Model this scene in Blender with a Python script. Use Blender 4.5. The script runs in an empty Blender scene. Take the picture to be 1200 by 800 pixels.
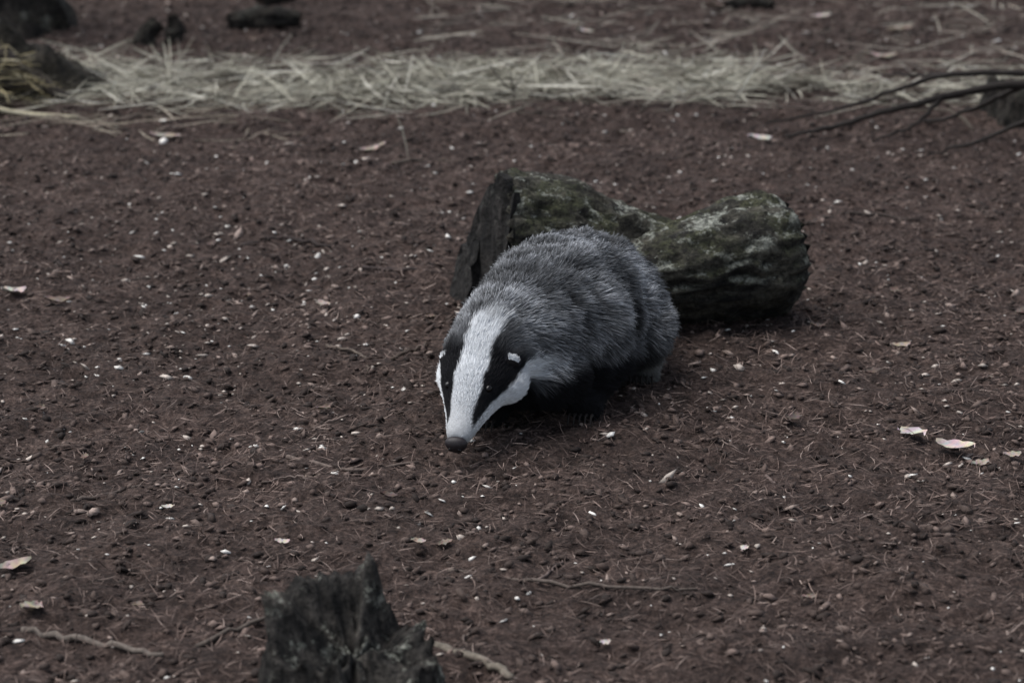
import bpy, math, random
import numpy as np
from mathutils import Vector, Matrix
random.seed(7); rng=np.random.default_rng(7)
scene=bpy.context.scene
col=scene.collection

# ---------------------------------------------------------------- helpers
def _hash(ix,iy,iz,seed):
    h=(ix*374761393+iy*668265263+iz*2147483647+seed*1274126177)&0xffffffff
    h=((h^(h>>13))*1274126177)&0xffffffff
    h=((h^(h>>16))*2246822519)&0xffffffff
    return ((h^(h>>15))&0xffffff)/float(0xffffff)*2-1
def vnoise(p,seed=0):
    p=np.asarray(p,dtype=np.float64); i=np.floor(p).astype(np.int64); f=p-i; f=f*f*(3-2*f)
    x,y,z=i[:,0],i[:,1],i[:,2]; fx,fy,fz=f[:,0],f[:,1],f[:,2]
    def L(a,b,t): return a+(b-a)*t
    c=lambda a,b,d:_hash(x+a,y+b,z+d,seed)
    return L(L(L(c(0,0,0),c(1,0,0),fx),L(c(0,1,0),c(1,1,0),fx),fy),
             L(L(c(0,0,1),c(1,0,1),fx),L(c(0,1,1),c(1,1,1),fx),fy),fz)
def gh(x,y):
    x=np.atleast_1d(np.asarray(x,float)); y=np.atleast_1d(np.asarray(y,float))
    z0=np.zeros_like(x); P=lambda s:np.stack([x*s,y*s,z0],1)
    h=.011*vnoise(P(2.3),1)+.0075*vnoise(P(12),2)+.0055*vnoise(P(30),3)+.0040*vnoise(P(75),4)
    h+=.018*np.exp(-((y-1.45-.05*np.sin(x*5))/.09)**2)*(.5+.5*vnoise(P(6),9))
    far=np.clip((np.hypot(x,y-.8)-3.5)/20,0,1)
    h+=far*.9*vnoise(P(.12),5)
    return h
def link(o,parent=None):
    col.objects.link(o)
    if parent: o.parent=parent
    return o
def mesh_obj(name,V,F,mat,cols=None,parent=None,smooth=True):
    me=bpy.data.meshes.new(name)
    V=np.asarray(V,float)
    if isinstance(F,np.ndarray):
        n=F.shape[1]
        me.vertices.add(len(V)); me.vertices.foreach_set('co',V.ravel())
        me.loops.add(F.size); me.loops.foreach_set('vertex_index',F.ravel().astype(np.int32))
        me.polygons.add(len(F)); me.polygons.foreach_set('loop_start',np.arange(0,F.size,n,dtype=np.int32))
        me.update(calc_edges=True)
    else:
        me.from_pydata([tuple(v) for v in V],[],F)
    if smooth: me.polygons.foreach_set('use_smooth',np.ones(len(me.polygons),bool))
    if cols is not None:
        a=me.color_attributes.new('Col','FLOAT_COLOR','POINT')
        c=np.ones((len(V),4)); c[:,:3]=cols; a.data.foreach_set('color',c.ravel())
    me.materials.append(mat)
    me.update()
    return link(bpy.data.objects.new(name,me),parent)
def empty(name,loc=(0,0,0)):
    e=bpy.data.objects.new(name,None); e.location=loc; e.empty_display_size=.1
    return link(e)
class NT:
    def __init__(s,name):
        s.m=bpy.data.materials.new(name); s.m.use_nodes=True; s.t=s.m.node_tree
        s.b=s.t.nodes['Principled BSDF']; s.b.inputs['Roughness'].default_value=.85
        s.b.inputs['Specular IOR Level'].default_value=.25
    def n(s,t,**k):
        x=s.t.nodes.new(t)
        for a,v in k.items(): setattr(x,a,v)
        return x
    def l(s,a,b): s.t.links.new(a,b)
    def noise(s,vec,scale,detail=4,rough=.6):
        x=s.n('ShaderNodeTexNoise'); x.inputs['Scale'].default_value=scale; x.inputs['Detail'].default_value=detail
        x.inputs['Roughness'].default_value=rough; s.l(vec,x.inputs['Vector']); return x.outputs['Fac']
    def ramp(s,fac,stops):
        r=s.n('ShaderNodeValToRGB'); e=r.color_ramp.elements
        while len(e)<len(stops): e.new(.5)
        for i,(p,c) in enumerate(stops):
            e[i].position=p; e[i].color=(c[0],c[1],c[2],1) if not isinstance(c,(int,float)) else (c,c,c,1)
        s.l(fac,r.inputs['Fac']); return r.outputs['Color']
    def mix(s,f,a,b,mode='MIX'):
        x=s.n('ShaderNodeMix',data_type='RGBA',blend_type=mode)
        for sock,v in ((x.inputs[0],f),(x.inputs[6],a),(x.inputs[7],b)):
            if isinstance(v,(int,float)): sock.default_value=v
            elif isinstance(v,tuple): sock.default_value=(*v,1)
            else: s.l(v,sock)
        return x.outputs[2]
    def math(s,op,a,b):
        x=s.n('ShaderNodeMath',operation=op)
        for i,v in enumerate((a,b)):
            if isinstance(v,(int,float)): x.inputs[i].default_value=v
            else: s.l(v,x.inputs[i])
        return x.outputs[0]
    def bump(s,h,strength=.5,dist=.003):
        x=s.n('ShaderNodeBump'); x.inputs['Strength'].default_value=strength; x.inputs['Distance'].default_value=dist
        s.l(h,x.inputs['Height']); s.l(x.outputs[0],s.b.inputs['Normal'])
    def obj(s): return s.n('ShaderNodeTexCoord').outputs['Object']
    def mapped(s,scale):
        m=s.n('ShaderNodeMapping'); m.inputs['Scale'].default_value=scale; s.l(s.obj(),m.inputs['Vector']); return m.outputs[0]

# ---------------------------------------------------------------- materials
g=NT('forest_soil'); o=g.obj()
n1=g.noise(o,150,6,.75); n2=g.noise(o,7,6,.65); n3=g.noise(o,420,3,.7); n4=g.noise(o,38,5,.7)
c1=g.ramp(n1,[(.34,(.018,.0125,.011)),(.52,(.078,.054,.046)),(.70,(.21,.155,.133))])
c2=g.ramp(n2,[(.3,(.62,.60,.60)),(.7,(1.3,1.27,1.24))])
c3=g.ramp(n4,[(.34,(.50,.48,.47)),(.60,(1.25,1.25,1.25))])  # shadows between soil lumps, put into the colour as mid-scale mottling
c=g.mix(1.0,g.mix(1.0,c1,c2,'MULTIPLY'),c3,'MULTIPLY'); g.l(c,g.b.inputs['Base Color']); g.b.inputs['Roughness'].default_value=.95
g.bump(g.math('ADD',g.math('ADD',n1,g.math('MULTIPLY',n3,.6)),n4),1.0,.009); SOIL=g.m

def colmat(name,rough=.8,scale=300,amt=.35):
    g=NT(name); a=g.n('ShaderNodeAttribute',attribute_name='Col'); nz=g.noise(g.obj(),scale,3)
    r=g.ramp(nz,[(.25,1-amt),(.75,1+amt)])
    g.l(g.mix(1.0,a.outputs['Color'],r,'MULTIPLY'),g.b.inputs['Base Color']); g.b.inputs['Roughness'].default_value=rough
    return g.m
LITTER=colmat('needle_litter',.85); STRAW=colmat('straw_stalks',.7,120,.2); CHIP=colmat('pale_chips',.8)
LEAF=colmat('dead_leaf',.7,90,.25); TWIG=colmat('dead_twig',.85,200,.45)

def bark(name,base=(.035,.03,.025),light=(.12,.105,.08),moss=.5,lichen=.5,stretch=(1,1,1),lthr=.56,mcol=((.020,.021,.013),(.085,.084,.050)),crev=.25):
    g=NT(name); o=g.mapped(stretch)
    n1=g.noise(o,38,6,.7); n2=g.noise(g.obj(),15,6,.7); n4=g.noise(g.obj(),170,4,.7)
    c=g.ramp(n1,[(.40,base),(.58,light),(.74,tuple(min(1,v*2.2) for v in light))])
    geo=g.n('ShaderNodeNewGeometry'); sx=g.n('ShaderNodeSeparateXYZ'); g.l(geo.outputs['Normal'],sx.inputs[0])
    up=g.ramp(sx.outputs['Z'],[(.0,0.0),(.6,1.0)])
    mf=g.math('MULTIPLY',g.ramp(n2,[(.44,0.0),(.56,1.0)]),up); mf=g.math('MULTIPLY',mf,moss)
    mc=g.ramp(n4,[(.3,mcol[0]),(.7,mcol[1])])
    c=g.mix(mf,c,mc)
    n5=g.noise(g.mapped((1.0,1.3,1.1)),19,8,.8)
    lf=g.math('MULTIPLY',g.math('MULTIPLY',g.ramp(n5,[(lthr,0.0),(lthr+.05,1.0)]),up),lichen)
    c=g.mix(lf,c,g.ramp(n4,[(.35,(.13,.14,.115)),(.65,(.46,.47,.41))]))
    n6=g.noise(g.obj(),95,5,.75); c=g.mix(1.0,c,g.ramp(n6,[(.38,(crev,crev,crev)),(.55,(1.15,1.15,1.15))]),'MULTIPLY')
    g.l(c,g.b.inputs['Base Color']); g.bump(g.math('ADD',g.math('ADD',n1,n6),g.math('MULTIPLY',n4,.5)),1.0,.012); return g.m
BARK=bark('mossy_bark',(.012,.011,.010),(.075,.070,.056),.75,1.0,(.35,1,1),.515,((.024,.027,.015),(.11,.115,.062)),.3)
DARKBARK=bark('dark_bark',(.010,.009,.008),(.045,.038,.032),.2,.3,(1,1,.3))
STUMPM=bark('rotten_wood',(.008,.008,.008),(.060,.054,.048),.0,.95,(1.6,1.6,.4),.535)
ENDW=bark('rotten_end_grain',(.008,.008,.008),(.032,.029,.027),.0,.3,(1,1,.4))

# ---------------------------------------------------------------- ground
def axis(a,b,step,far):
    core=np.arange(a,b+step/2,step); out=[];d=step;x=b
    while x<far: d*=1.22; x+=d; out.append(x)
    lo=[];d=step;x=a
    while x>-far: d*=1.22; x-=d; lo.append(x)
    return np.concatenate([lo[::-1],core,out])
xs=axis(-1.55,1.55,.006,90); ys=axis(-1.45,3.0,.006,90)
X,Y=np.meshgrid(xs,ys); Z=gh(X.ravel(),Y.ravel())
nx,ny=len(xs),len(ys); idx=np.arange(nx*ny).reshape(ny,nx)
F=np.stack([idx[:-1,:-1],idx[:-1,1:],idx[1:,1:],idx[1:,:-1]],-1).reshape(-1,4)
mesh_obj('ground',np.stack([X.ravel(),Y.ravel(),Z],1),F,SOIL)

def view_points(n,ymin=-1.35,ymax=3.3):
    """random points on the clearing floor, wider further back"""
    N=n*3+60
    y=rng.uniform(ymin,ymax,N); half=.62+(y+1.35)*.26
    x=rng.uniform(-1,1,N)*1.75; k=np.abs(x)<half; return x[k][:n],y[k][:n]

def ribbons(name,x,y,length,width,colr,lift=.004,tilt=.15,mat=LITTER,curve=.15,parent=None,yaw=None,z=None,segs=3):
    n=len(x); a=rng.uniform(0,2*np.pi,n) if yaw is None else yaw
    ti=rng.normal(0,tilt,n); d=np.stack([np.cos(a)*np.cos(ti),np.sin(a)*np.cos(ti),np.sin(ti)],1)
    zz=(gh(x,y) if z is None else z)+rng.uniform(.0,lift,n)+np.abs(np.sin(ti))*length*.35
    c=np.stack([x,y,zz],1); s=np.cross(d,[0,0,1.0]); s/=np.linalg.norm(s,axis=1,keepdims=True)
    up=np.cross(s,d); roll=rng.uniform(-.9,.9,n)[:,None]; w=(s*np.cos(roll)+up*np.sin(roll))*np.asarray(width)[:,None]*.5
    cv=rng.normal(0,curve,n)[:,None]*length[:,None]
    V=[];k=segs+1
    for i in range(k):
        t=i/segs-.5; p=c+d*(t*length)[:,None]+s*cv*(t*t*2-.25)+up*cv*.5*(.25-t*t); 
        wf=1-.6*abs(t*2)**3
        V+= [p-w*wf,p+w*wf]
    V=np.stack(V,1).reshape(-1,3); m=2*k; base=np.arange(n)*m; Fs=[]
    for i in range(segs): Fs.append(np.stack([base+2*i,base+2*i+1,base+2*i+3,base+2*i+2],1))
    return mesh_obj(name,V,np.concatenate(Fs),mat,np.repeat(colr,m,axis=0),parent,smooth=False)

def pal(n,cols,p=None,jit=.25):
    cols=np.array(cols); c=cols[rng.choice(len(cols),n,p=p)]; return c*rng.uniform(1-jit,1+jit,(n,1))
def patch(x,y,s=6,seed=41): return (1+.35*vnoise(np.stack([x*s,y*s,x*0],1),seed))[:,None]
N=120000; x,y=view_points(N); n=len(x)
L=rng.uniform(.008,.026,n); W=rng.uniform(.0006,.0013,n)
ribbons('needle_litter',x,y,L,W,pal(n,[(.042,.029,.025),(.095,.067,.057),(.155,.113,.096),(.24,.185,.16)],[.37,.37,.20,.06])*patch(x,y),lift=.006,tilt=.3)

def crumbs(name,x,y,size,colr,mat,flat=.6,jag=.35,sink=.3,parent=None):
    n=len(x); base=np.array([(1,0,0),(.3,.95,0),(-.8,.6,0),(-.8,-.6,0),(.3,-.95,0),(.1,.1,1),(-.1,0,-1)],float)
    fc=[]; 
    for i in range(5): j=(i+1)%5; fc+=[(i,j,5),(j,i,6)]
    fc=np.array(fc); m=7
    V=base[None]*(1+rng.uniform(-jag,jag,(n,m,1))); V[:,:,0]*=rng.uniform(.8,1.9,(n,1)); V[:,:,2]*=flat
    a=rng.uniform(0,2*np.pi,n); ca,sa=np.cos(a)[:,None],np.sin(a)[:,None]
    tx=rng.normal(0,.35,(n,1)); vz=V[:,:,2]+V[:,:,0]*tx
    V=np.stack([V[:,:,0]*ca-V[:,:,1]*sa,V[:,:,0]*sa+V[:,:,1]*ca,vz],2)*size[:,None,None]
    V[:,:,0]+=x[:,None];V[:,:,1]+=y[:,None];V[:,:,2]+=(gh(x,y)+size*flat*(1-2*sink))[:,None]
    Fc=(fc[None]+np.arange(n)[:,None,None]*m).reshape(-1,3)
    return mesh_obj(name,V.reshape(-1,3),Fc,mat,np.repeat(colr,m,axis=0),parent,smooth=False)
x,y=view_points(30000); n=len(x)
crumbs('soil_crumbs',x,y,np.minimum(rng.gamma(2,.0013,n)+.0013,.007),pal(n,[(.028,.020,.017),(.070,.050,.042),(.14,.103,.088)],[.4,.4,.2])*patch(x,y),LITTER)
px,py=view_points(3300,-1.3,2.9)
cl=[(-.5,-.03,.10,46),(-.55,.12,.07,22),(-.33,.60,.06,16),(-.25,.3,.08,18),(.36,-.15,.07,16),(.55,-.38,.10,20),(-.57,-.6,.06,16),(-.05,.55,.15,34),
    (-.28,.1,.05,12),(.25,-.75,.1,10),(.12,.75,.25,34),(-.62,.45,.2,60),(-.1,-.55,.15,12),(-.4,.3,.2,90),(.1,.5,.25,50),(-.5,-.1,.25,110)]
for cx,cy,s,k in cl:
    px=np.append(px,rng.normal(cx,s,k)); py=np.append(py,rng.normal(cy,s*1.3,k))
n=len(px)
crumbs('wood_chips',px,py,np.minimum(rng.gamma(1.5,.0012,n)+.0012,.0072),pal(n,[(.72,.69,.64),(.45,.39,.34),(.27,.21,.18)],[.25,.36,.39],.2),CHIP,flat=.4,jag=.5,sink=.1)

# ---------------------------------------------------------------- straw strip
n=9500
x=rng.uniform(-1.35,1.5,n); dens_=rng.uniform(0,1,n)
y=1.71+rng.normal(0,.115,n)+.03*np.sin(x*4)-.02*x
k=((x<.75)|(dens_<.45)) & (vnoise(np.stack([x*5,y*7,x*0],1),31)>-.42)
x,y=x[k],y[k]; n=len(x)
L=rng.gamma(3.5,.020,n)+.02; W=rng.uniform(.0014,.0032,n)
yaw=rng.normal(0,.9,n)+rng.choice([0,np.pi],n)
sc=pal(n,[(.40,.385,.31),(.28,.265,.21),(.13,.115,.09),(.58,.56,.48)],[.32,.31,.26,.11],.25)
ribbons('straw',x,y,L,W,sc,lift=.028,tilt=.2,mat=STRAW,curve=.08,yaw=yaw)
n=560; x=rng.uniform(-.2,1.5,n); y=rng.uniform(1.5,2.75,n); L=rng.gamma(4,.024,n)+.02
ribbons('loose_straw',x,y,L,rng.uniform(.0014,.003,n),pal(n,[(.42,.39,.32),(.26,.23,.19)],None,.25),lift=.012,tilt=.1,mat=STRAW,curve=.1,yaw=rng.normal(.15,.8,n))
n=140; x=rng.uniform(-1.2,-.4,n); y=rng.uniform(1.25,1.6,n); L=rng.gamma(4,.022,n)+.02
ribbons('loose_straw',x,y,L,rng.uniform(.0014,.003,n),pal(n,[(.36,.32,.25),(.2,.17,.13)],None,.2),lift=.012,tilt=.08,mat=STRAW,curve=.1,yaw=rng.normal(.1,.6,n))

# ---------------------------------------------------------------- tubes
def tube_data(pts,rad,seg=8,wob=.0):
    pts=np.array(pts,float); rad=np.array(rad,float)
    V=[];F=[];n=len(pts); T=np.gradient(pts,axis=0); T/=np.linalg.norm(T,axis=1,keepdims=True)
    for i in range(n):
        a=np.cross(T[i],[0.03,.05,1.0]); a/=np.linalg.norm(a); b=np.cross(a,T[i])
        for j in range(seg):
            t=2*math.pi*j/seg; r=rad[i]*(1+wob*random.uniform(-1,1))
            V.append(pts[i]+(a*math.cos(t)+b*math.sin(t))*r)
    for i in range(n-1):
        for j in range(seg): F.append((i*seg+j,i*seg+(j+1)%seg,(i+1)*seg+(j+1)%seg,(i+1)*seg+j))
    F.append(tuple(range(seg))[::-1]); F.append(tuple((n-1)*seg+j for j in range(seg)))
    return V,F
def smoothpath(ctrl,n,jit=0):
    c=np.array(ctrl,float); t=np.linspace(0,len(c)-1,n); out=[]
    P=np.vstack([2*c[0]-c[1],c,2*c[-1]-c[-2]])
    for u in t:
        i=min(int(u),len(c)-2); f=u-i; p0,p1,p2,p3=P[i],P[i+1],P[i+2],P[i+3]
        out.append(.5*((2*p1)+(-p0+p2)*f+(2*p0-5*p1+4*p2-p3)*f*f+(-p0+3*p1-3*p2+p3)*f**3))
    out=np.array(out)
    if jit: out+=rng.normal(0,jit,out.shape)
    return out
def multi_tubes(name,specs,mat,seg=6,parent=None):
    V=[];F=[];C=[]
    for ctrl,r0,r1,c,jit in specs:
        n=max(6,len(ctrl)*5); p=smoothpath(ctrl,n,jit); v,f=tube_data(p,np.linspace(r0,r1,n),seg,.12)
        b=len(V); V+=v; F+=[tuple(q+b for q in ff) for ff in f]; C+=[c]*len(v)
    return mesh_obj(name,V,F,mat,np.array(C),parent)
def gz(x,y,dz=.004): return (x,y,float(gh(x,y)[0])+dz)

sp=[]
tw=[([(-.29,-.47),(-.21,-.51),(-.12,-.485)],.0034,.0015,(.13,.10,.085)),
    ([(-.26,-.54),(-.19,-.49)],.0025,.0012,(.15,.115,.095)),
    ([(-.54,-.63),(-.47,-.56),(-.42,-.51)],.0028,.0015,(.09,.07,.06)),
    ([(-.07,-.83),(.03,-.88),(.16,-.925),(.21,-.92)],.0028,.0013,(.10,.08,.068)),
    ([(.03,-.88),(.06,-.80)],.0022,.001,(.12,.09,.08)),
    ([(-.53,-1.02),(-.45,-1.05),(-.37,-1.09)],.0042,.003,(.12,.10,.085)),
    ([(-.09,-1.04),(-.03,-1.10),(.0,-1.14)],.006,.004,(.15,.13,.105)),
    ([(-.24,.36),(-.16,.345),(-.09,.35)],.0035,.002,(.04,.03,.028)),
    ([(-.22,1.03),(-.17,1.09),(-.11,1.08)],.004,.002,(.10,.08,.065)),
    ([(-.8,1.36),(-.74,1.42),(-.68,1.38)],.007,.003,(.10,.08,.065)),
    ([(-.45,.3),(-.38,.27),(-.33,.20)],.003,.0015,(.05,.035,.03)),
    ([(-.27,.0),(-.22,-.05),(-.2,-.13)],.0025,.0013,(.10,.08,.065)),
    ([(.62,.4),(.66,.33),(.70,.25)],.003,.0015,(.12,.09,.08)),
    ([(.32,-.55),(.36,-.66)],.0025,.0015,(.12,.09,.08)),
    ([(.5,.62),(.58,.68),(.7,.66)],.004,.002,(.045,.035,.03)),
    ([(-.17,-.1),(-.12,.02)],.003,.002,(.06,.045,.035)),
    ([(-.45,.52),(-.38,.55),(-.3,.50)],.006,.003,(.03,.022,.02)),
    ([(-.34,-1.06),(-.24,-.98)],.003,.002,(.08,.065,.055))]
for c,r0,r1,cc in tw: sp.append(([gz(a,b,.0018) for a,b in c],r0,r1,cc,.0016))
X_,Y_=view_points(200)
for a,b in zip(X_,Y_):
    th=rng.uniform(0,6.28); l=rng.uniform(.02,.06); k=rng.uniform(.5,1.4)
    sp.append(([gz(a,b,.002),gz(a+l*.5*math.cos(th),b+l*.5*math.sin(th),.005),gz(a+l*math.cos(th+.4),b+l*math.sin(th+.4),.003)],.0013*k+.0004,.0007,tuple(np.array((.12,.092,.08))*k),.001))
multi_tubes('dead_twigs',sp,TWIG)

bc=(.022,.018,.016)
multi_tubes('fallen_branch',[
 ([(1.12,1.20,.135),(.97,1.19,.125),(.82,1.2,.10),(.70,1.24,.055),(.60,1.26,.02),(.53,1.25,.012)],.010,.003,bc,.0015),
 ([(1.15,1.12,.17),(.98,1.14,.155),(.84,1.17,.15),(.74,1.22,.11),(.63,1.3,.05),(.5,1.32,.02)],.0075,.002,bc,.0015),
 ([(.97,1.19,.125),(.9,1.25,.07),(.83,1.3,.03),(.78,1.36,.012)],.006,.002,bc,.0015),
 ([(.82,1.2,.10),(.76,1.17,.05),(.68,1.16,.02)],.005,.0015,bc,.0015),
 ([(.84,1.17,.15),(.78,1.25,.13),(.70,1.36,.11)],.004,.0012,bc,.0015),
 ([(1.1,1.0,.16),(.98,1.04,.10),(.86,1.08,.04),(.78,1.1,.01)],.006,.002,bc,.0015),
 ([(.9,1.3,.01),(.86,1.36,.035),(.79,1.42,.02)],.004,.0015,(.09,.075,.06),.001),
],TWIG,8)
multi_tubes('dry_sprig',[
 ([gz(.0,1.5,0),(.005,1.5,.04),(-.005,1.5,.085)],.0028,.0012,(.03,.024,.02),.001),
 ([(.003,1.5,.04),(-.03,1.52,.07),(-.05,1.54,.10)],.002,.0009,(.03,.024,.02),.001),
 ([(.003,1.5,.05),(.02,1.49,.075)],.0017,.0008,(.03,.024,.02),.001)],TWIG)

def leaf(cx,cy,L,W,yaw,c,curl=.25):
    V=[];F=[];C=[];n=9;m=5; ph=random.uniform(0,6); tw_=random.uniform(-.35,.35)
    for i in range(n):
        t=i/(n-1); w=W*math.sin(math.pi*min(1,t*.93+.04))**.7*(1+.22*math.sin(t*17+ph))
        for j in range(m):
            s=(j/(m-1)-.5)*2; lx=(t-.5)*L; ly=s*w*.5+.1*L*math.sin(t*3+ph); lz=curl*W*(s*s)*.6+curl*L*(t-.5)**2*1.2+random.uniform(-.001,.001)+tw_*lx*.6
            V.append((cx+lx*math.cos(yaw)-ly*math.sin(yaw),cy+lx*math.sin(yaw)+ly*math.cos(yaw),float(gh(cx,cy)[0])+.006+lz)); C.append([q*random.uniform(.75,1.1) for q in c])
    for i in range(n-1):
        for j in range(m-1): a=i*m+j; F.append((a,a+1,a+m+1,a+m))
    return V,F,C
V=[];F=[];C=[]
P=(.48,.43,.39);Q=(.32,.265,.225);R=(.18,.14,.115)
for a in [(.525,-.41,.040,.03,2.2,P),(.575,-.45,.050,.032,2.7,P),(.60,-.50,.030,.018,.4,Q),(.64,-.50,.025,.018,.2,Q),(-.78,.27,.04,.03,.5,P),(.478,1.24,.045,.04,.2,P),
 (-.265,1.17,.05,.03,.1,Q),(-.57,-.86,.04,.022,.5,Q),(.29,1.63,.05,.05,.1,P),(.17,2.34,.04,.03,.1,P),(.74,2.5,.05,.03,.1,P),(.82,2.03,.07,.035,.1,Q),(-.67,1.25,.06,.03,-.3,Q),
 (-.53,-.98,.03,.025,1,Q),(.57,.0,.035,.018,.3,Q),(-.7,.2,.04,.025,.3,R),(.1,-1.05,.013,.010,.3,P),(.33,-.95,.02,.012,.8,R),(.27,-.82,.012,.010,.8,P),(-.29,.19,.025,.018,-.7,Q),
 (-.27,-.78,.018,.013,.1,P),(-.42,-.66,.016,.012,.1,P),(.5,2.6,.06,.04,.3,R),(.9,2.3,.07,.03,.2,R),(-.08,-.76,.02,.015,.2,R),(-.11,-.77,.018,.013,.2,Q)]:
    v,f,c=leaf(*a); b=len(V); V+=v; F+=[tuple(q+b for q in ff) for ff in f]; C+=c
LX,LY=view_points(90)
for i in range(90):
    s=random.uniform(.4,1.0)
    v,f,c=leaf(LX[i],LY[i],.028*s,.018*s,random.uniform(0,6),random.choice([(.15,.11,.09),(.12,.088,.073),(.09,.065,.055)])); b=len(V); V+=v; F+=[tuple(q+b for q in ff) for ff in f]; C+=c
mesh_obj('fallen_leaves',V,F,LEAF,np.array(C))

# ---------------------------------------------------------------- log
def bark_log(name,ctrl,rad,mat,seg=88,n=90,amp=.007,seed=3,parent=None,flat=None):
    p=smoothpath(ctrl,n); r=np.interp(np.linspace(0,1,n),np.linspace(0,1,len(rad)),rad)
    T=np.gradient(p,axis=0); T/=np.linalg.norm(T,axis=1,keepdims=True)
    arc=np.concatenate([[0],np.cumsum(np.linalg.norm(np.diff(p,axis=0),axis=1))])
    V=[]; ref=np.array([0,0,1.]) if abs(T[n//2][2])<.8 else np.array([0,1.,0])
    for i in range(n):
        a=np.cross(T[i],ref); a/=np.linalg.norm(a); b=np.cross(a,T[i]); t=np.linspace(0,2*np.pi,seg,endpoint=False)
        q=np.stack([np.cos(t)*2.6,np.sin(t)*2.6,np.full(seg,arc[i]*9)],1)
        q2=np.stack([np.cos(t)*7,np.sin(t)*7,np.full(seg,arc[i]*22)],1)
        rr=r[i]*(1+.16*vnoise(q*.6,seed))+amp*(1-2*np.abs(vnoise(q2,seed+1)))+amp*.6*vnoise(q2*2.7,seed+2)
        V.append(p[i]+np.cos(t)[:,None]*a*rr[:,None]+np.sin(t)[:,None]*b*rr[:,None])
    V=np.concatenate(V); F=[]
    for i in range(n-1):
        for j in range(seg): F.append((i*seg+j,i*seg+(j+1)%seg,(i+1)*seg+(j+1)%seg,(i+1)*seg+j))
    V=list(V)
    for e,(ri,sg) in enumerate(((0,1),(n-1,-1))):
        prev=[ri*seg+j for j in range(seg)]; c=p[ri]
        for k,(s,dp) in enumerate(((.93,-.004),(.8,.006),(.5,.012),(.2,.009))):
            cur=[]
            for j in range(seg):
                v=c+(V[ri*seg+j]-c)*s+T[ri]*sg*(dp+.006*math.sin(j*1.7+k)+random.uniform(-.002,.002)); cur.append(len(V)); V.append(v)
            for j in range(seg): F.append((prev[j],prev[(j+1)%seg],cur[(j+1)%seg],cur[j])[::sg])
            prev=cur
        F.append(tuple(prev)[::sg])
    return mesh_obj(name,V,F,mat,None,parent)
logp=empty('mossy_log',(.2,.14,0))
def rel(o,par):
    o.parent=par; o.matrix_parent_inverse=Matrix.Translation(-par.location)
lg1=bark_log('trunk_section',[(-.015,.19,.110),(.08,.205,.100),(.18,.19,.078),(.29,.16,.058)],[.094,.090,.072,.058],BARK,amp=.007,seed=3); rel(lg1,logp)
lg2=bark_log('broken_limb',[(.19,.10,.062),(.26,.11,.075),(.34,.135,.092),(.395,.15,.100),(.416,.158,.103)],[.058,.074,.088,.088,.070],BARK,amp=.006,seed=11); rel(lg2,logp)
def slab(name,base_a,base_b,tops,th,mat,par):
    a=np.array(base_a,float); b=np.array(base_b,float); d=b-a; nrm=np.array([d[1],-d[0],0]); nrm/=np.linalg.norm(nrm); m=len(tops);V=[];F=[]; rows=8
    for s in (0,1):
        for i in range(m):
            for k in range(rows):
                t=k/(rows-1); p=a+d*i/(m-1); h=tops[i]
                off=nrm*th*(s-.5)*(1-.55*t)
                V.append(p+np.array([0.012*t,.01*t,-.01+(h+.01)*t])+off+rng.normal(0,.0022,3))
    g_=lambda s,i,k:s*m*rows+i*rows+k
    for i in range(m-1):
        for k in range(rows-1):
            F.append((g_(0,i,k),g_(0,i+1,k),g_(0,i+1,k+1),g_(0,i,k+1))); F.append((g_(1,i,k+1),g_(1,i+1,k+1),g_(1,i+1,k),g_(1,i,k)))
        F.append((g_(0,i,rows-1),g_(0,i+1,rows-1),g_(1,i+1,rows-1),g_(1,i,rows-1)))
    for k in range(rows-1):
        F.append((g_(0,0,k+1),g_(1,0,k+1),g_(1,0,k),g_(0,0,k))); F.append((g_(0,m-1,k),g_(1,m-1,k),g_(1,m-1,k+1),g_(0,m-1,k+1)))
    o=mesh_obj(name,V,F,mat,None,None,False); rel(o,par)
slab('end_splinter',(-.075,.235,0),(-.005,.12,0),[.09,.115,.15,.148,.175,.19,.183,.212,.205,.185,.19],.03,ENDW,logp)
slab('end_splinter_small',(-.092,.235,0),(-.062,.17,0),[.06,.085,.082,.10,.085],.02,ENDW,logp)
slab('bark_strip',(.15,.135,.05),(.27,.10,.05),[.10,.105,.092,.088,.08,.07],.012,BARK,logp)

# ---------------------------------------------------------------- foreground stump
def stump(name,cx,cy,R,hfun,mat,seed,nseg=120):
    V=[];F=[];rows=[]; th=np.linspace(0,2*np.pi,nseg,endpoint=False)
    H=np.array([hfun(t) for t in th]); q=np.stack([np.cos(th)*3,np.sin(th)*3,th*0],1)
    H=H+.010*vnoise(q*1.6,seed)+.012*np.maximum(0,vnoise(q*6,seed+1))+.004*vnoise(q*14,seed+9)
    def ring(rf,z):
        qq=np.stack([np.cos(th)*2.5,np.sin(th)*2.5,z*8],1); q3=np.stack([np.cos(th)*5,np.sin(th)*5,z*22],1)
        r=R*rf*(1+.18*vnoise(qq*.8,seed+2))+.006*(1-2*np.abs(vnoise(q3,seed+3)))+.003*vnoise(q3*3,seed+4)
        rows.append(np.stack([cx+r*np.cos(th),cy+r*np.sin(th),z],1))
    for k in range(26):
        t=k/25; ring(1.38-.42*min(1,t*1.1)**.55,-.02+(H+.02)*t)
    ring(.84,H-.004); ring(.72,H*.88-.004); ring(.6,H*.70); ring(.42,H*.45+.02+.012*vnoise(q*3,seed+7)); ring(.22,H*.0+.05+.02*vnoise(q*2,seed+8)); ring(.06,H*0+.048)
    V=np.concatenate(rows); m=len(rows)
    for i in range(m-1):
        for j in range(nseg): F.append((i*nseg+j,i*nseg+(j+1)%nseg,(i+1)*nseg+(j+1)%nseg,(i+1)*nseg+j))
    F.append(tuple((m-1)*nseg+j for j in range(nseg)))
    return mesh_obj(name,V,F,mat)
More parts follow.
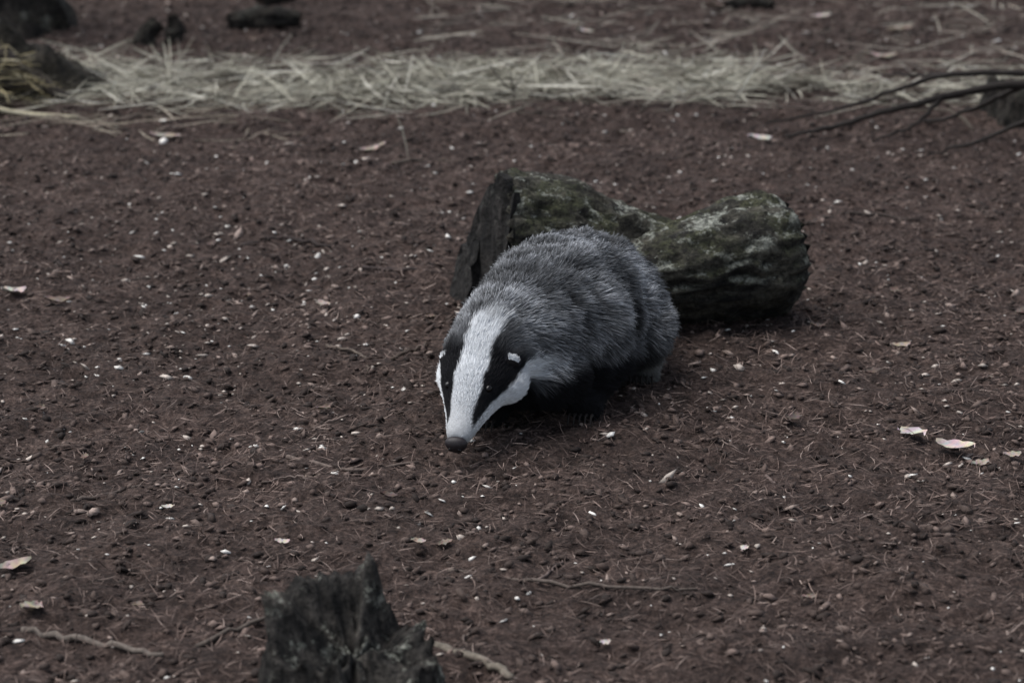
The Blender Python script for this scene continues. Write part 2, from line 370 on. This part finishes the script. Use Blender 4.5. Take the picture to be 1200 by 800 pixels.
def hf(t):
    d=lambda a,w:math.exp(-((math.atan2(math.sin(t-math.radians(a)),math.cos(t-math.radians(a))))/w)**2)
    return .058+.052*d(80,.26)+.058*d(122,.55)+.050*d(180,.5)-.006*d(0,.5)+.014*d(255,.30)-.02*d(300,.25)
stump('rotten_stump',-.160,-1.19,.086,hf,STUMPM,5)
stump('old_stump',1.03,1.42,.09,lambda t:.075+.02*math.cos(t+2),DARKBARK,15,60)

# ---------------------------------------------------------------- upper-left
tree=empty('pine_tree',(-1.22,2.42,0))
tr=bark_log('trunk',[(-1.22,2.42,-.05),(-1.22,2.43,.12),(-1.24,2.44,1.5),(-1.24,2.47,4),(-1.3,2.5,8.5)],[.19,.125,.10,.085,.03],DARKBARK,seg=48,n=120,amp=.008,seed=21); rel(tr,tree)
lim=[]; tips=[]
for i in range(34):
    z=random.uniform(3.6,8.2); a=random.uniform(0,6.28); l=(8.9-z)*.33+.25
    p0=np.array((-1.25,2.47,z)); d=np.array((math.cos(a),math.sin(a),.15))
    lim.append(([p0,p0+d*l*.5,p0+d*l+np.array((0,0,-.08))],.022,.006,(.04,.03,.025),.01)); tips.append((p0,d,l))
br=multi_tubes('limbs',lim,TWIG,6); rel(br,tree)
m=16000; ti=rng.integers(0,len(tips),m); P0=np.array([t[0] for t in tips])[ti]; D=np.array([t[1] for t in tips])[ti]; LL=np.array([t[2] for t in tips])[ti]
c=P0+D*(LL*rng.uniform(.3,1.05,m))[:,None]+rng.normal(0,.09,(m,3)); dd=rng.normal(0,1,(m,3)); dd/=np.linalg.norm(dd,axis=1,keepdims=True)
ss=np.cross(dd,rng.normal(0,1,(m,3))); ss/=np.linalg.norm(ss,axis=1,keepdims=True)
Vn=np.stack([c-dd*.05-ss*.006,c-dd*.05+ss*.006,c+dd*.06],1).reshape(-1,3)
nd=mesh_obj('needles',Vn,np.arange(m*3).reshape(-1,3),LITTER,np.repeat(pal(m,[(.03,.055,.025),(.05,.085,.035),(.02,.035,.02)]),3,axis=0),None,False); rel(nd,tree)

def mound(name,cx,cy,rx,ry,h,mat,seed):
    V=[];F=[];n=60;m=24
    for i in range(m+1):
        t=i/m
        for j in range(n):
            a=2*math.pi*j/n; r=t*(1+.2*float(vnoise([(math.cos(a)*2,math.sin(a)*2,seed)],seed)[0]))
            z=h*max(0,math.cos(min(1,t)*math.pi/2))**.8*(1+.35*float(vnoise([(r*math.cos(a)*5,r*math.sin(a)*5,3)],seed)[0])+.15*float(vnoise([(r*math.cos(a)*14,r*math.sin(a)*14,3)],seed)[0]))
            V.append((cx+rx*r*math.cos(a),cy+ry*r*math.sin(a),z-.01))
    for i in range(m):
        for j in range(n): F.append((i*n+j,(i+1)*n+j,(i+1)*n+(j+1)%n,i*n+(j+1)%n))
    return mesh_obj(name,V,F,mat)
tus=empty('grass_tussock',(-1.08,1.62,0))
MOSSY=bark('mossy_root',(.010,.009,.008),(.045,.038,.030),.35,.1,(1,1,1),.56,((.012,.011,.007),(.05,.045,.022)))
mo=mound('root_mound',-1.10,1.66,.25,.20,.14,MOSSY,4); rel(mo,tus)
n=1500; a=rng.uniform(0,6.28,n); r=np.sqrt(rng.uniform(0,1,n)); x=-1.13+.21*r*np.cos(a); y=1.57+.16*r*np.sin(a)
z=.110*np.maximum(0,np.cos(np.minimum(r,1)*np.pi/2))**.8
bl=ribbons('dry_grass',x,y,rng.uniform(.03,.12,n),rng.uniform(.0014,.003,n),pal(n,[(.32,.27,.15),(.16,.135,.07),(.045,.038,.025),(.40,.36,.24)],[.22,.22,.46,.10]),lift=.012,tilt=.2,mat=STRAW,curve=.25,z=z,yaw=rng.normal(-.6,.5,n)); rel(bl,tus)
rt=multi_tubes('dead_root',[([(-1.28,1.74,.20),(-1.15,1.64,.14),(-1.0,1.57,.07),(-.88,1.52,.0)],.026,.014,(.028,.022,.019),.004),([(-1.2,1.5,.06),(-1.0,1.42,.02),(-.86,1.40,.012)],.006,.004,(.42,.38,.27),.001)],TWIG,10); rel(rt,tus)
bark_log('wood_chunk',[(-.66,2.36,.02),(-.58,2.35,.03),(-.50,2.37,.022)],[.016,.028,.016],DARKBARK,seg=24,n=20,amp=.006,seed=31)
bark_log('wood_chunk',[(-.84,2.2,-.01),(-.835,2.2,.02),(-.81,2.21,.045)],[.026,.02,.014],DARKBARK,seg=20,n=14,amp=.006,seed=33)
bark_log('wood_chunk',[(-.78,2.24,-.01),(-.775,2.25,.02),(-.78,2.25,.05)],[.02,.018,.008],DARKBARK,seg=20,n=14,amp=.006,seed=35)
bark_log('wood_chunk',[(.52,2.6,.01),(.58,2.62,.018),(.63,2.6,.01)],[.012,.018,.01],DARKBARK,seg=20,n=14,amp=.004,seed=37)
bark_log('wood_chunk',[(-.62,2.68,.02),(-.55,2.72,.028)],[.03,.025],DARKBARK,seg=20,n=14,amp=.004,seed=39)

# ---------------------------------------------------------------- badger
badger=empty('badger',(.08,-.2,0))
NOSE=np.array((-.070,-.512,.033)); NAPE=np.array((-.034,-.385,.103))
A=(NAPE-NOSE); A/=np.linalg.norm(A); Lh=np.cross(A,[0,0,1.]); Lh/=np.linalg.norm(Lh); Uh=np.cross(Lh,A)
def H(s,l,u): return NOSE+A*s+Lh*l+Uh*u
ST=[(H(.000,0,0),.013,.011,.010),(H(.010,0,0),.0180,.0155,.015),(H(.035,0,.001),.0240,.021,.021),(H(.060,0,.003),.033,.029,.028),(H(.085,0,.004),.044,.036,.036),
    (H(.115,0,.003),.052,.039,.044),(H(.142,0,.002),.056,.041,.050),
    (np.array((-.022,-.362,.107)),.063,.050,.060),(np.array((.000,-.325,.109)),.080,.068,.070),(np.array((.028,-.28,.106)),.096,.084,.078),
    (np.array((.054,-.22,.104)),.108,.092,.080),(np.array((.074,-.15,.102)),.114,.094,.080),(np.array((.090,-.08,.099)),.106,.085,.076),
    (np.array((.104,-.015,.094)),.083,.066,.064),(np.array((.114,.035,.090)),.05,.040,.038),(np.array((.120,.065,.085)),.02,.018,.018),(np.array((.125,.10,.07)),.012,.012,.012)]
def loft(V,F,cen,w,hu,hd,seg=36):
    cen=np.array(cen); T=np.gradient(cen,axis=0); T/=np.linalg.norm(T,axis=1,keepdims=True); b0=len(V)
    for i in range(len(cen)):
        ref=np.array([0,0,1.]) if abs(T[i][2])<.9 else np.array([0,1.,0])
        l=np.cross(T[i],ref); l/=np.linalg.norm(l); u=np.cross(l,T[i])
        for j in range(seg):
            t=2*math.pi*j/seg; V.append(cen[i]+l*w[i]*math.sin(t)+u*(hu[i] if math.cos(t)>0 else hd[i])*math.cos(t))
    for i in range(len(cen)-1):
        for j in range(seg): F.append((b0+i*seg+j,b0+i*seg+(j+1)%seg,b0+(i+1)*seg+(j+1)%seg,b0+(i+1)*seg+j))
    F.append(tuple(b0+j for j in range(seg))[::-1]); F.append(tuple(b0+(len(cen)-1)*seg+j for j in range(seg)))
def dens(ctrl,rads,n):
    p=smoothpath(ctrl,n); t=np.linspace(0,1,n); k=np.linspace(0,1,len(rads)); r=np.interp(t,k,rads); return p,r
BV=[];BF=[]
cen=[s[0] for s in ST]; sp_=smoothpath(cen,90); tt=np.linspace(0,1,90); kk=np.linspace(0,1,len(ST))
SW=np.interp(tt,kk,[s[1] for s in ST]); SU=np.interp(tt,kk,[s[2] for s in ST]); SD=np.interp(tt,kk,[s[3] for s in ST])
loft(BV,BF,sp_,SW,SU,SD)
legs=[
 ([(.075,-.275,.105),(.112,-.262,.080),(.106,-.290,.045),(.100,-.312,.020),(.094,-.345,.014)],[.057,.050,.034,.025,.022]),
 ([(-.005,-.285,.105),(-.035,-.275,.078),(-.026,-.305,.045),(-.024,-.330,.020),(-.034,-.365,.014)],[.052,.042,.032,.024,.022]),
 ([(.132,-.10,.098),(.164,-.165,.075),(.176,-.120,.050),(.182,-.135,.022),(.180,-.190,.014)],[.074,.058,.040,.026,.023]),
 ([(.06,-.06,.10),(.02,-.09,.075),(.018,-.04,.045),(.012,-.05,.02),(.0,-.10,.014)],[.07,.05,.03,.022,.021])]
for j,r in legs:
    p,w_=dens(j,r,26); loft(BV,BF,p,w_,w_,w_,20)
def ell(c,r,seg=20):
    c=np.array(c); zs=np.linspace(-1,1,14); k=[math.sqrt(max(0,1-z*z)) for z in zs]
    loft(BV,BF,[c+np.array((0,r[1]*z,0)) for z in zs],[max(.002,r[0]*q) for q in k],[max(.002,r[2]*q) for q in k],[max(.002,r[2]*q) for q in k],seg)
ell(H(.122,.030,-.012),(.028,.045,.028)); ell(H(.122,-.030,-.012),(.028,.045,.028))
ell((.104,-.262,.108),(.054,.062,.064)); ell((-.022,-.28,.106),(.042,.05,.055)); ell((.130,-.115,.100),(.064,.088,.082))
ell((.030,-.335,.066),(.072,.055,.045)); ell((.09,-.2,.06),(.085,.10,.042))
me=bpy.data.meshes.new('raw'); me.from_pydata([tuple(v) for v in BV],[],BF); ob=bpy.data.objects.new('raw',me); col.objects.link(ob)
rm=ob.modifiers.new('r','REMESH'); rm.mode='VOXEL'; rm.voxel_size=.0045
sm=ob.modifiers.new('s','SMOOTH'); sm.factor=.5; sm.iterations=9
dg=bpy.context.evaluated_depsgraph_get(); bm_=bpy.data.meshes.new_from_object(ob.evaluated_get(dg)); bpy.data.objects.remove(ob)
bm_.name='body'
bm_.calc_loop_triangles()
nv=len(bm_.vertices); co=np.empty(nv*3); bm_.vertices.foreach_get('co',co); co=co.reshape(-1,3)
no=np.empty(nv*3); bm_.vertices.foreach_get('normal',no); no=no.reshape(-1,3)
ntri=len(bm_.loop_triangles); tri=np.empty(ntri*3,dtype=np.int32); bm_.loop_triangles.foreach_get('vertices',tri); tri=tri.reshape(-1,3)

ST_T=np.gradient(sp_,axis=0); seglen=np.linalg.norm(ST_T,axis=1); ST_T/=seglen[:,None]
arc=np.concatenate([[0],np.cumsum(np.linalg.norm(np.diff(sp_,axis=0),axis=1))])
ST_L=np.cross(ST_T,[0,0,1.]); ST_L/=np.linalg.norm(ST_L,axis=1,keepdims=True); ST_U=np.cross(ST_L,ST_T)
def local(P):
    out=[np.empty(len(P)) for _ in range(3)]; T=np.empty((len(P),3))
    for a in range(0,len(P),20000):
        q=P[a:a+20000]; d=((q[:,None]-sp_[None])**2).sum(2); i=d.argmin(1); v=q-sp_[i]
        out[0][a:a+20000]=arc[i]+(v*ST_T[i]).sum(1); out[1][a:a+20000]=(v*ST_L[i]).sum(1); out[2][a:a+20000]=(v*ST_U[i]).sum(1); T[a:a+20000]=ST_T[i]
    return out[0],out[1],out[2],T
def sstep(a,b,x): t=np.clip((x-a)/(b-a),0,1); return t*t*(3-2*t)
WHITE=np.array((.74,.76,.78)); BLACK=np.array((.010,.010,.012))
def colour(P):
    s,l,u,T=local(P); n=len(P)
    th=np.degrees(np.abs(np.arctan2(l,u+.004)))+4*vnoise(P*90,60)
    wc=np.interp(s,[0,.016,.03,.07,.12,.16,.2],[75,55,37,29,24,25,27])
    wb=np.interp(s,[0,.016,.03,.05,.08,.12,.145,.17],[75,55,60,68,74,80,84,84])
    wc2=np.interp(s,[0,.02,.05,.09,.14,.2],[130,130,124,120,118,112])
    band=3
    f_black=sstep(wc-band,wc+band,th)*(1-sstep(wb-band,wb+band,th))
    f_low=sstep(wc2-5,wc2+5,th)
    hd=WHITE[None]*(1-f_black[:,None])+BLACK*f_black[:,None]
    hd=hd*(1-f_low[:,None])+BLACK*f_low[:,None]
    low=sstep(.086,.060,P[:,2]+.012*vnoise(P*30,61)+np.interp(s,[.15,.22,.3,.5],[.0,-.014,-.006,.006]))
    low=np.maximum(low,sstep(112,128,th)*(s<.30))
    grey=np.full((n,3),1.0)*(.185+.05*vnoise(P*20,62))[:,None]*np.array((.95,.985,1.04))
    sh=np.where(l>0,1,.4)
    grey*= (1+.45*np.exp(-((s-.195)/.035)**2)-.10*np.exp(-((s-.27)/.03)**2)-.45*sh*np.exp(-((s-.335-.25*np.maximum(u,-.1))/.022)**2)*sstep(.02,.07,l)+.20*np.exp(-((s-.40)/.05)**2))[:,None]  # pale collar and rump; shade of the fold behind the shoulder painted in
    bodyc=grey*(1-low[:,None])+BLACK*low[:,None]
    fr=np.exp(-(((P[:,0]-.205)/.03)**2+((P[:,1]+.13)/.06)**2+((P[:,2]-.03)/.03)**2))
    bodyc=bodyc*(1-fr[:,None])+np.array((.55,.55,.53))*fr[:,None]
    m=sstep(.138,.180,s+.014*vnoise(P*60,63)+.015*f_black-np.where((th>wb)&(th<wc2),.032,0)-.008*(th<wc))
    m=np.where(s>.25,1,m)
    C=hd*(1-m[:,None])+bodyc*m[:,None]
    banded=m*(1-low)*(1-fr)
    ln=np.interp(s,[0,.02,.06,.10,.14,.20,.28,.5,.7],[.0022,.0035,.006,.010,.016,.021,.024,.026,.04])
    ln=ln*np.interp(P[:,2],[.02,.04,.07],[.4,.9,1.1]); ln=np.where(s<.03,np.minimum(ln,.004),ln)
    return C,banded,ln,T,s,m
vc=colour(co)[0]*.5
a=bm_.color_attributes.new('Col','FLOAT_COLOR','POINT'); cc=np.ones((nv,4)); cc[:,:3]=vc; a.data.foreach_set('color',cc.ravel())
bm_.polygons.foreach_set('use_smooth',np.ones(len(bm_.polygons),bool))
SKIN=colmat('badger_undercoat',.9,300,.2); bm_.materials.clear(); bm_.materials.append(SKIN)
body=bpy.data.objects.new('body',bm_); link(body); rel(body,badger)

Pt=co[tri]; ar=np.linalg.norm(np.cross(Pt[:,1]-Pt[:,0],Pt[:,2]-Pt[:,0]),axis=1)*.5
cs=local(Pt.mean(1))[0]; wgt=ar*np.where(cs<.16,2.8,1.0)
NH=215000; ti=rng.choice(ntri,NH,p=wgt/wgt.sum()); r1=np.sqrt(rng.uniform(0,1,NH)); r2=rng.uniform(0,1,NH)
bw=np.stack([1-r1,r1*(1-r2),r1*r2],1)
root=(Pt[ti]*bw[:,:,None]).sum(1); nn=(no[tri[ti]]*bw[:,:,None]).sum(1); nn/=np.linalg.norm(nn,axis=1,keepdims=True)
C,banded,ln,T,s,m=colour(root)
keep=(root[:,2]>.006); root,nn,C,banded,ln,T,s,m=[q[keep] for q in (root,nn,C,banded,ln,T,s,m)]; NH=len(root)
fl=T-nn*(T*nn).sum(1,keepdims=True); fl+=np.array((0,0,-.40))*m[:,None]; fl-=nn*(fl*nn).sum(1,keepdims=True); fl/=np.linalg.norm(fl,axis=1,keepdims=True)+1e-6
nz_=np.clip((s-.06)/.08,0,1)
tuft=np.stack([vnoise(root*32+i*31,70+i) for i in range(3)],1)*.28*nz_[:,None]+np.stack([vnoise(root*90+i*31,80+i) for i in range(3)],1)*.20*nz_[:,None]
lift=.28+.08*m
dr=nn*lift[:,None]+fl+tuft+rng.normal(0,.12,(NH,3)); dr/=np.linalg.norm(dr,axis=1,keepdims=True)
ln=ln*rng.uniform(.7,1.2,NH)*(1+.2*vnoise(root*40,90)*m)
K=5; U=np.linspace(0,1,K)
pos=root[:,None]+dr[:,None]*(ln[:,None]*U)[:,:,None]-nn[:,None]*.0008
pos-=nn[:,None]*((ln*.10)[:,None]*U**2)[:,:,None]
pos[:,:,2]-=(ln*.15*m)[:,None]*U**2
pos[:,:,2]=np.maximum(pos[:,:,2],.002)
rad=np.interp(s,[0,.1,.2,.4],[.00033,.00036,.00040,.00050])[:,None]*np.array([1,1,.85,.6,.12])[None]
prof=np.array([.6,.45,.40,1.05,1.8]); 
rnd=rng.uniform(.35,1.6,(NH,1))*(1+.4*vnoise(root*np.array((70,70,70)),91))[:,None]
rip=(1+.70*vnoise(np.stack([s*55+vnoise(root*14,95)*2.0,root[:,0]*20,root[:,2]*20],1),94)+.45*vnoise(root*24,97))[:,None]
bandf=prof[None]*np.clip(rnd,.2,2.2)*np.clip(rip,.25,2.0)
fac=1*(1-banded[:,None])+bandf*banded[:,None]
jc=rng.uniform(.75,1.1,(NH,1))
pc=np.ones((NH,K,4)); pc[:,:,:3]=np.clip(C[:,None]*(fac*jc)[:,:,None],0,.85)
hc=bpy.data.hair_curves.new('fur'); hc.add_curves([K]*NH)
hc.attributes['position'].data.foreach_set('vector',pos.astype(np.float32).ravel())
ra=hc.attributes.get('radius') or hc.attributes.new('radius','FLOAT','POINT'); ra.data.foreach_set('value',rad.astype(np.float32).ravel())
ca=hc.attributes.new('Col','FLOAT_COLOR','POINT'); ca.data.foreach_set('color',pc.astype(np.float32).ravel())
gf=NT('badger_fur'); at=gf.n('ShaderNodeAttribute',attribute_name='Col'); gf.l(at.outputs['Color'],gf.b.inputs['Base Color'])
gf.b.inputs['Roughness'].default_value=.75; gf.b.inputs['Specular IOR Level'].default_value=.12
hc.materials.append(gf.m); fur=bpy.data.objects.new('fur',hc); link(fur); rel(fur,badger)

def simple(name,c,rough,spec=.5):
    g=NT(name); nz=g.noise(g.obj(),400,2); g.l(g.ramp(nz,[(.3,tuple(v*.7 for v in c)),(.7,tuple(v*1.2 for v in c))]),g.b.inputs['Base Color'])
    g.b.inputs['Roughness'].default_value=rough; g.b.inputs['Specular IOR Level'].default_value=spec; return g.m
EYE=simple('eye_gloss',(.005,.004,.004),.25,.3); NOSEM=simple('nose_leather',(.018,.014,.016),.5,.3); CLAW=simple('claw_horn',(.016,.013,.012),.6,.2); EARM=simple('ear_skin',(.012,.011,.011),.8,.1)
def blob(name,c,r,axes,mat,sub=3,fn=None):
    import bmesh
    b=bmesh.new(); bmesh.ops.create_icosphere(b,subdivisions=sub,radius=1)
    for v in b.verts:
        q=np.array(v.co); 
        if fn: q=fn(q)
        v.co=Vector(c+axes[0]*q[0]*r[0]+axes[1]*q[1]*r[1]+axes[2]*q[2]*r[2])
    bmesh.ops.recalc_face_normals(b,faces=b.faces)
    me=bpy.data.meshes.new(name); b.to_mesh(me); b.free(); me.materials.append(mat)
    me.polygons.foreach_set('use_smooth',np.ones(len(me.polygons),bool))
    o=bpy.data.objects.new(name,me); link(o); rel(o,badger); return o
ax=(Lh,A,Uh)
for sd,nm in ((1,'eye_left'),(-1,'eye_right')):
    blob(nm,H(.072,sd*.0270,.0255),(.0045,.0055,.0045),ax,EYE)
def nosefn(q):
    q=q.copy(); q[0]*=1+.25*q[2]; 
    return q
blob('nose',H(-.004,0,-.002),(.0145,.010,.0115),ax,NOSEM,3,nosefn)
for sd,nm in ((1,'nostril_left'),(-1,'nostril_right')):
    blob(nm,H(-.0125,sd*.006,-.003),(.003,.002,.003),ax,EYE,2)
EV=[];EC=[]
for sd,nm in ((1,'ear_left'),(-1,'ear_right')):
    c=H(.124,sd*.044,.014) if sd<0 else H(.122,.042,.021)
    outw=Lh*sd*.62+Uh*.75+A*.25; outw/=np.linalg.norm(outw); nrm=-A+Lh*sd*.5+outw*.1; nrm-=outw*np.dot(nrm,outw); nrm/=np.linalg.norm(nrm); side=np.cross(nrm,outw)
    def earfn(q):
        q=q.copy(); q[1]=q[1]-.6*(1-q[0]**2-q[2]**2)*(1 if q[1]<0 else .6); return q
    ER=.0095
    blob(nm,c+outw*.002,(ER*1.2,.004,ER*.8),(side,-nrm,outw),EARM,3,earfn)
    k=1500; t=rng.uniform(0,np.pi,k); rr=np.where(rng.uniform(0,1,k)<.65,rng.uniform(.85,1.05,k),rng.uniform(0,.85,k))
    rt=c+outw*.002+side*(np.cos(t)*rr*ER*1.2)[:,None]+outw*(np.sin(t)*rr*ER*.8)[:,None]-nrm*(rng.uniform(-.002,.003,k))[:,None]
    dd=outw*np.sin(t)[:,None]*.3+side*np.cos(t)[:,None]*.5+A*.9+rng.normal(0,.2,(k,3)); dd/=np.linalg.norm(dd,axis=1,keepdims=True)
    le=rng.uniform(.003,.007,k); q=rt[:,None]+dd[:,None]*(le[:,None]*np.linspace(0,1,3))[:,:,None]; EV.append(q)
    wf=((np.sin(t)*rr)>.75)[:,None]; EC.append(np.where(wf,WHITE*.85,BLACK*2))
EVp=np.concatenate(EV); ECc=np.concatenate(EC); k=len(EVp)
he=bpy.data.hair_curves.new('ear_fur'); he.add_curves([3]*k); he.attributes['position'].data.foreach_set('vector',EVp.astype(np.float32).ravel())
ra=he.attributes.get('radius') or he.attributes.new('radius','FLOAT','POINT'); ra.data.foreach_set('value',np.tile([.0004,.0003,.0001],k).astype(np.float32))
ca=he.attributes.new('Col','FLOAT_COLOR','POINT'); q=np.ones((k,3,4)); q[:,:,:3]=ECc[:,None]; ca.data.foreach_set('color',q.astype(np.float32).ravel())
he.materials.append(gf.m); ef=bpy.data.objects.new('ear_fur',he); link(ef); rel(ef,badger)
cl=[]
for (j,r),fr in zip(legs,(1,1,.6,.6)):
    p=np.array(j[-1]); d=p-np.array(j[-2]); d[2]=0; d/=np.linalg.norm(d); sd=np.array((-d[1],d[0],0))
    for i in range(5):
        o_=sd*(i-2)*.0075; p0=p+d*.014+o_+np.array((0,0,.000))
        cl.append(([p0,p0+d*.008*fr+np.array((0,0,.000)),p0+d*.016*fr+np.array((0,0,-.010))],.0026,.0008,(.1,.085,.065),0))
co_=multi_tubes('claws',cl,CLAW,6); rel(co_,badger)

# ---------------------------------------------------------------- camera, light
cam=bpy.data.cameras.new('camera'); cam.lens=90; cam.sensor_width=36; cam.clip_end=400; cam.clip_start=.05
co_c=bpy.data.objects.new('camera',cam); col.objects.link(co_c); co_c.location=(0,-3.57,1.16); co_c.rotation_euler=(math.radians(72),0,0)
cam.dof.use_dof=True; cam.dof.focus_distance=3.30; cam.dof.aperture_fstop=5.6
scene.camera=co_c
w=bpy.data.worlds.new('World'); scene.world=w; w.use_nodes=True; nt=w.node_tree; bg=nt.nodes['Background']
sk=nt.nodes.new('ShaderNodeTexSky'); sk.sky_type='NISHITA'; sk.sun_disc=False
el=math.radians(62); azd=np.array((-.8,.25)); rot=math.atan2(azd[0],azd[1])
hs=nt.nodes.new('ShaderNodeHueSaturation'); hs.inputs['Saturation'].default_value=.5
sk.sun_elevation=el; sk.sun_rotation=rot; nt.links.new(sk.outputs[0],hs.inputs['Color']); nt.links.new(hs.outputs[0],bg.inputs[0]); bg.inputs[1].default_value=.15
sl=bpy.data.lights.new('sun','SUN'); sl.energy=4.4; sl.angle=math.radians(55); sl.color=(1,.97,.945)
so=bpy.data.objects.new('sun',sl); col.objects.link(so)
dv=Vector((math.sin(rot)*math.cos(el),math.cos(rot)*math.cos(el),math.sin(el))); so.rotation_euler=dv.to_track_quat('Z','Y').to_euler(); so.location=dv*10
scene.view_settings.view_transform='Standard'; scene.view_settings.look='None'; scene.view_settings.exposure=0
print('hairs',NH)
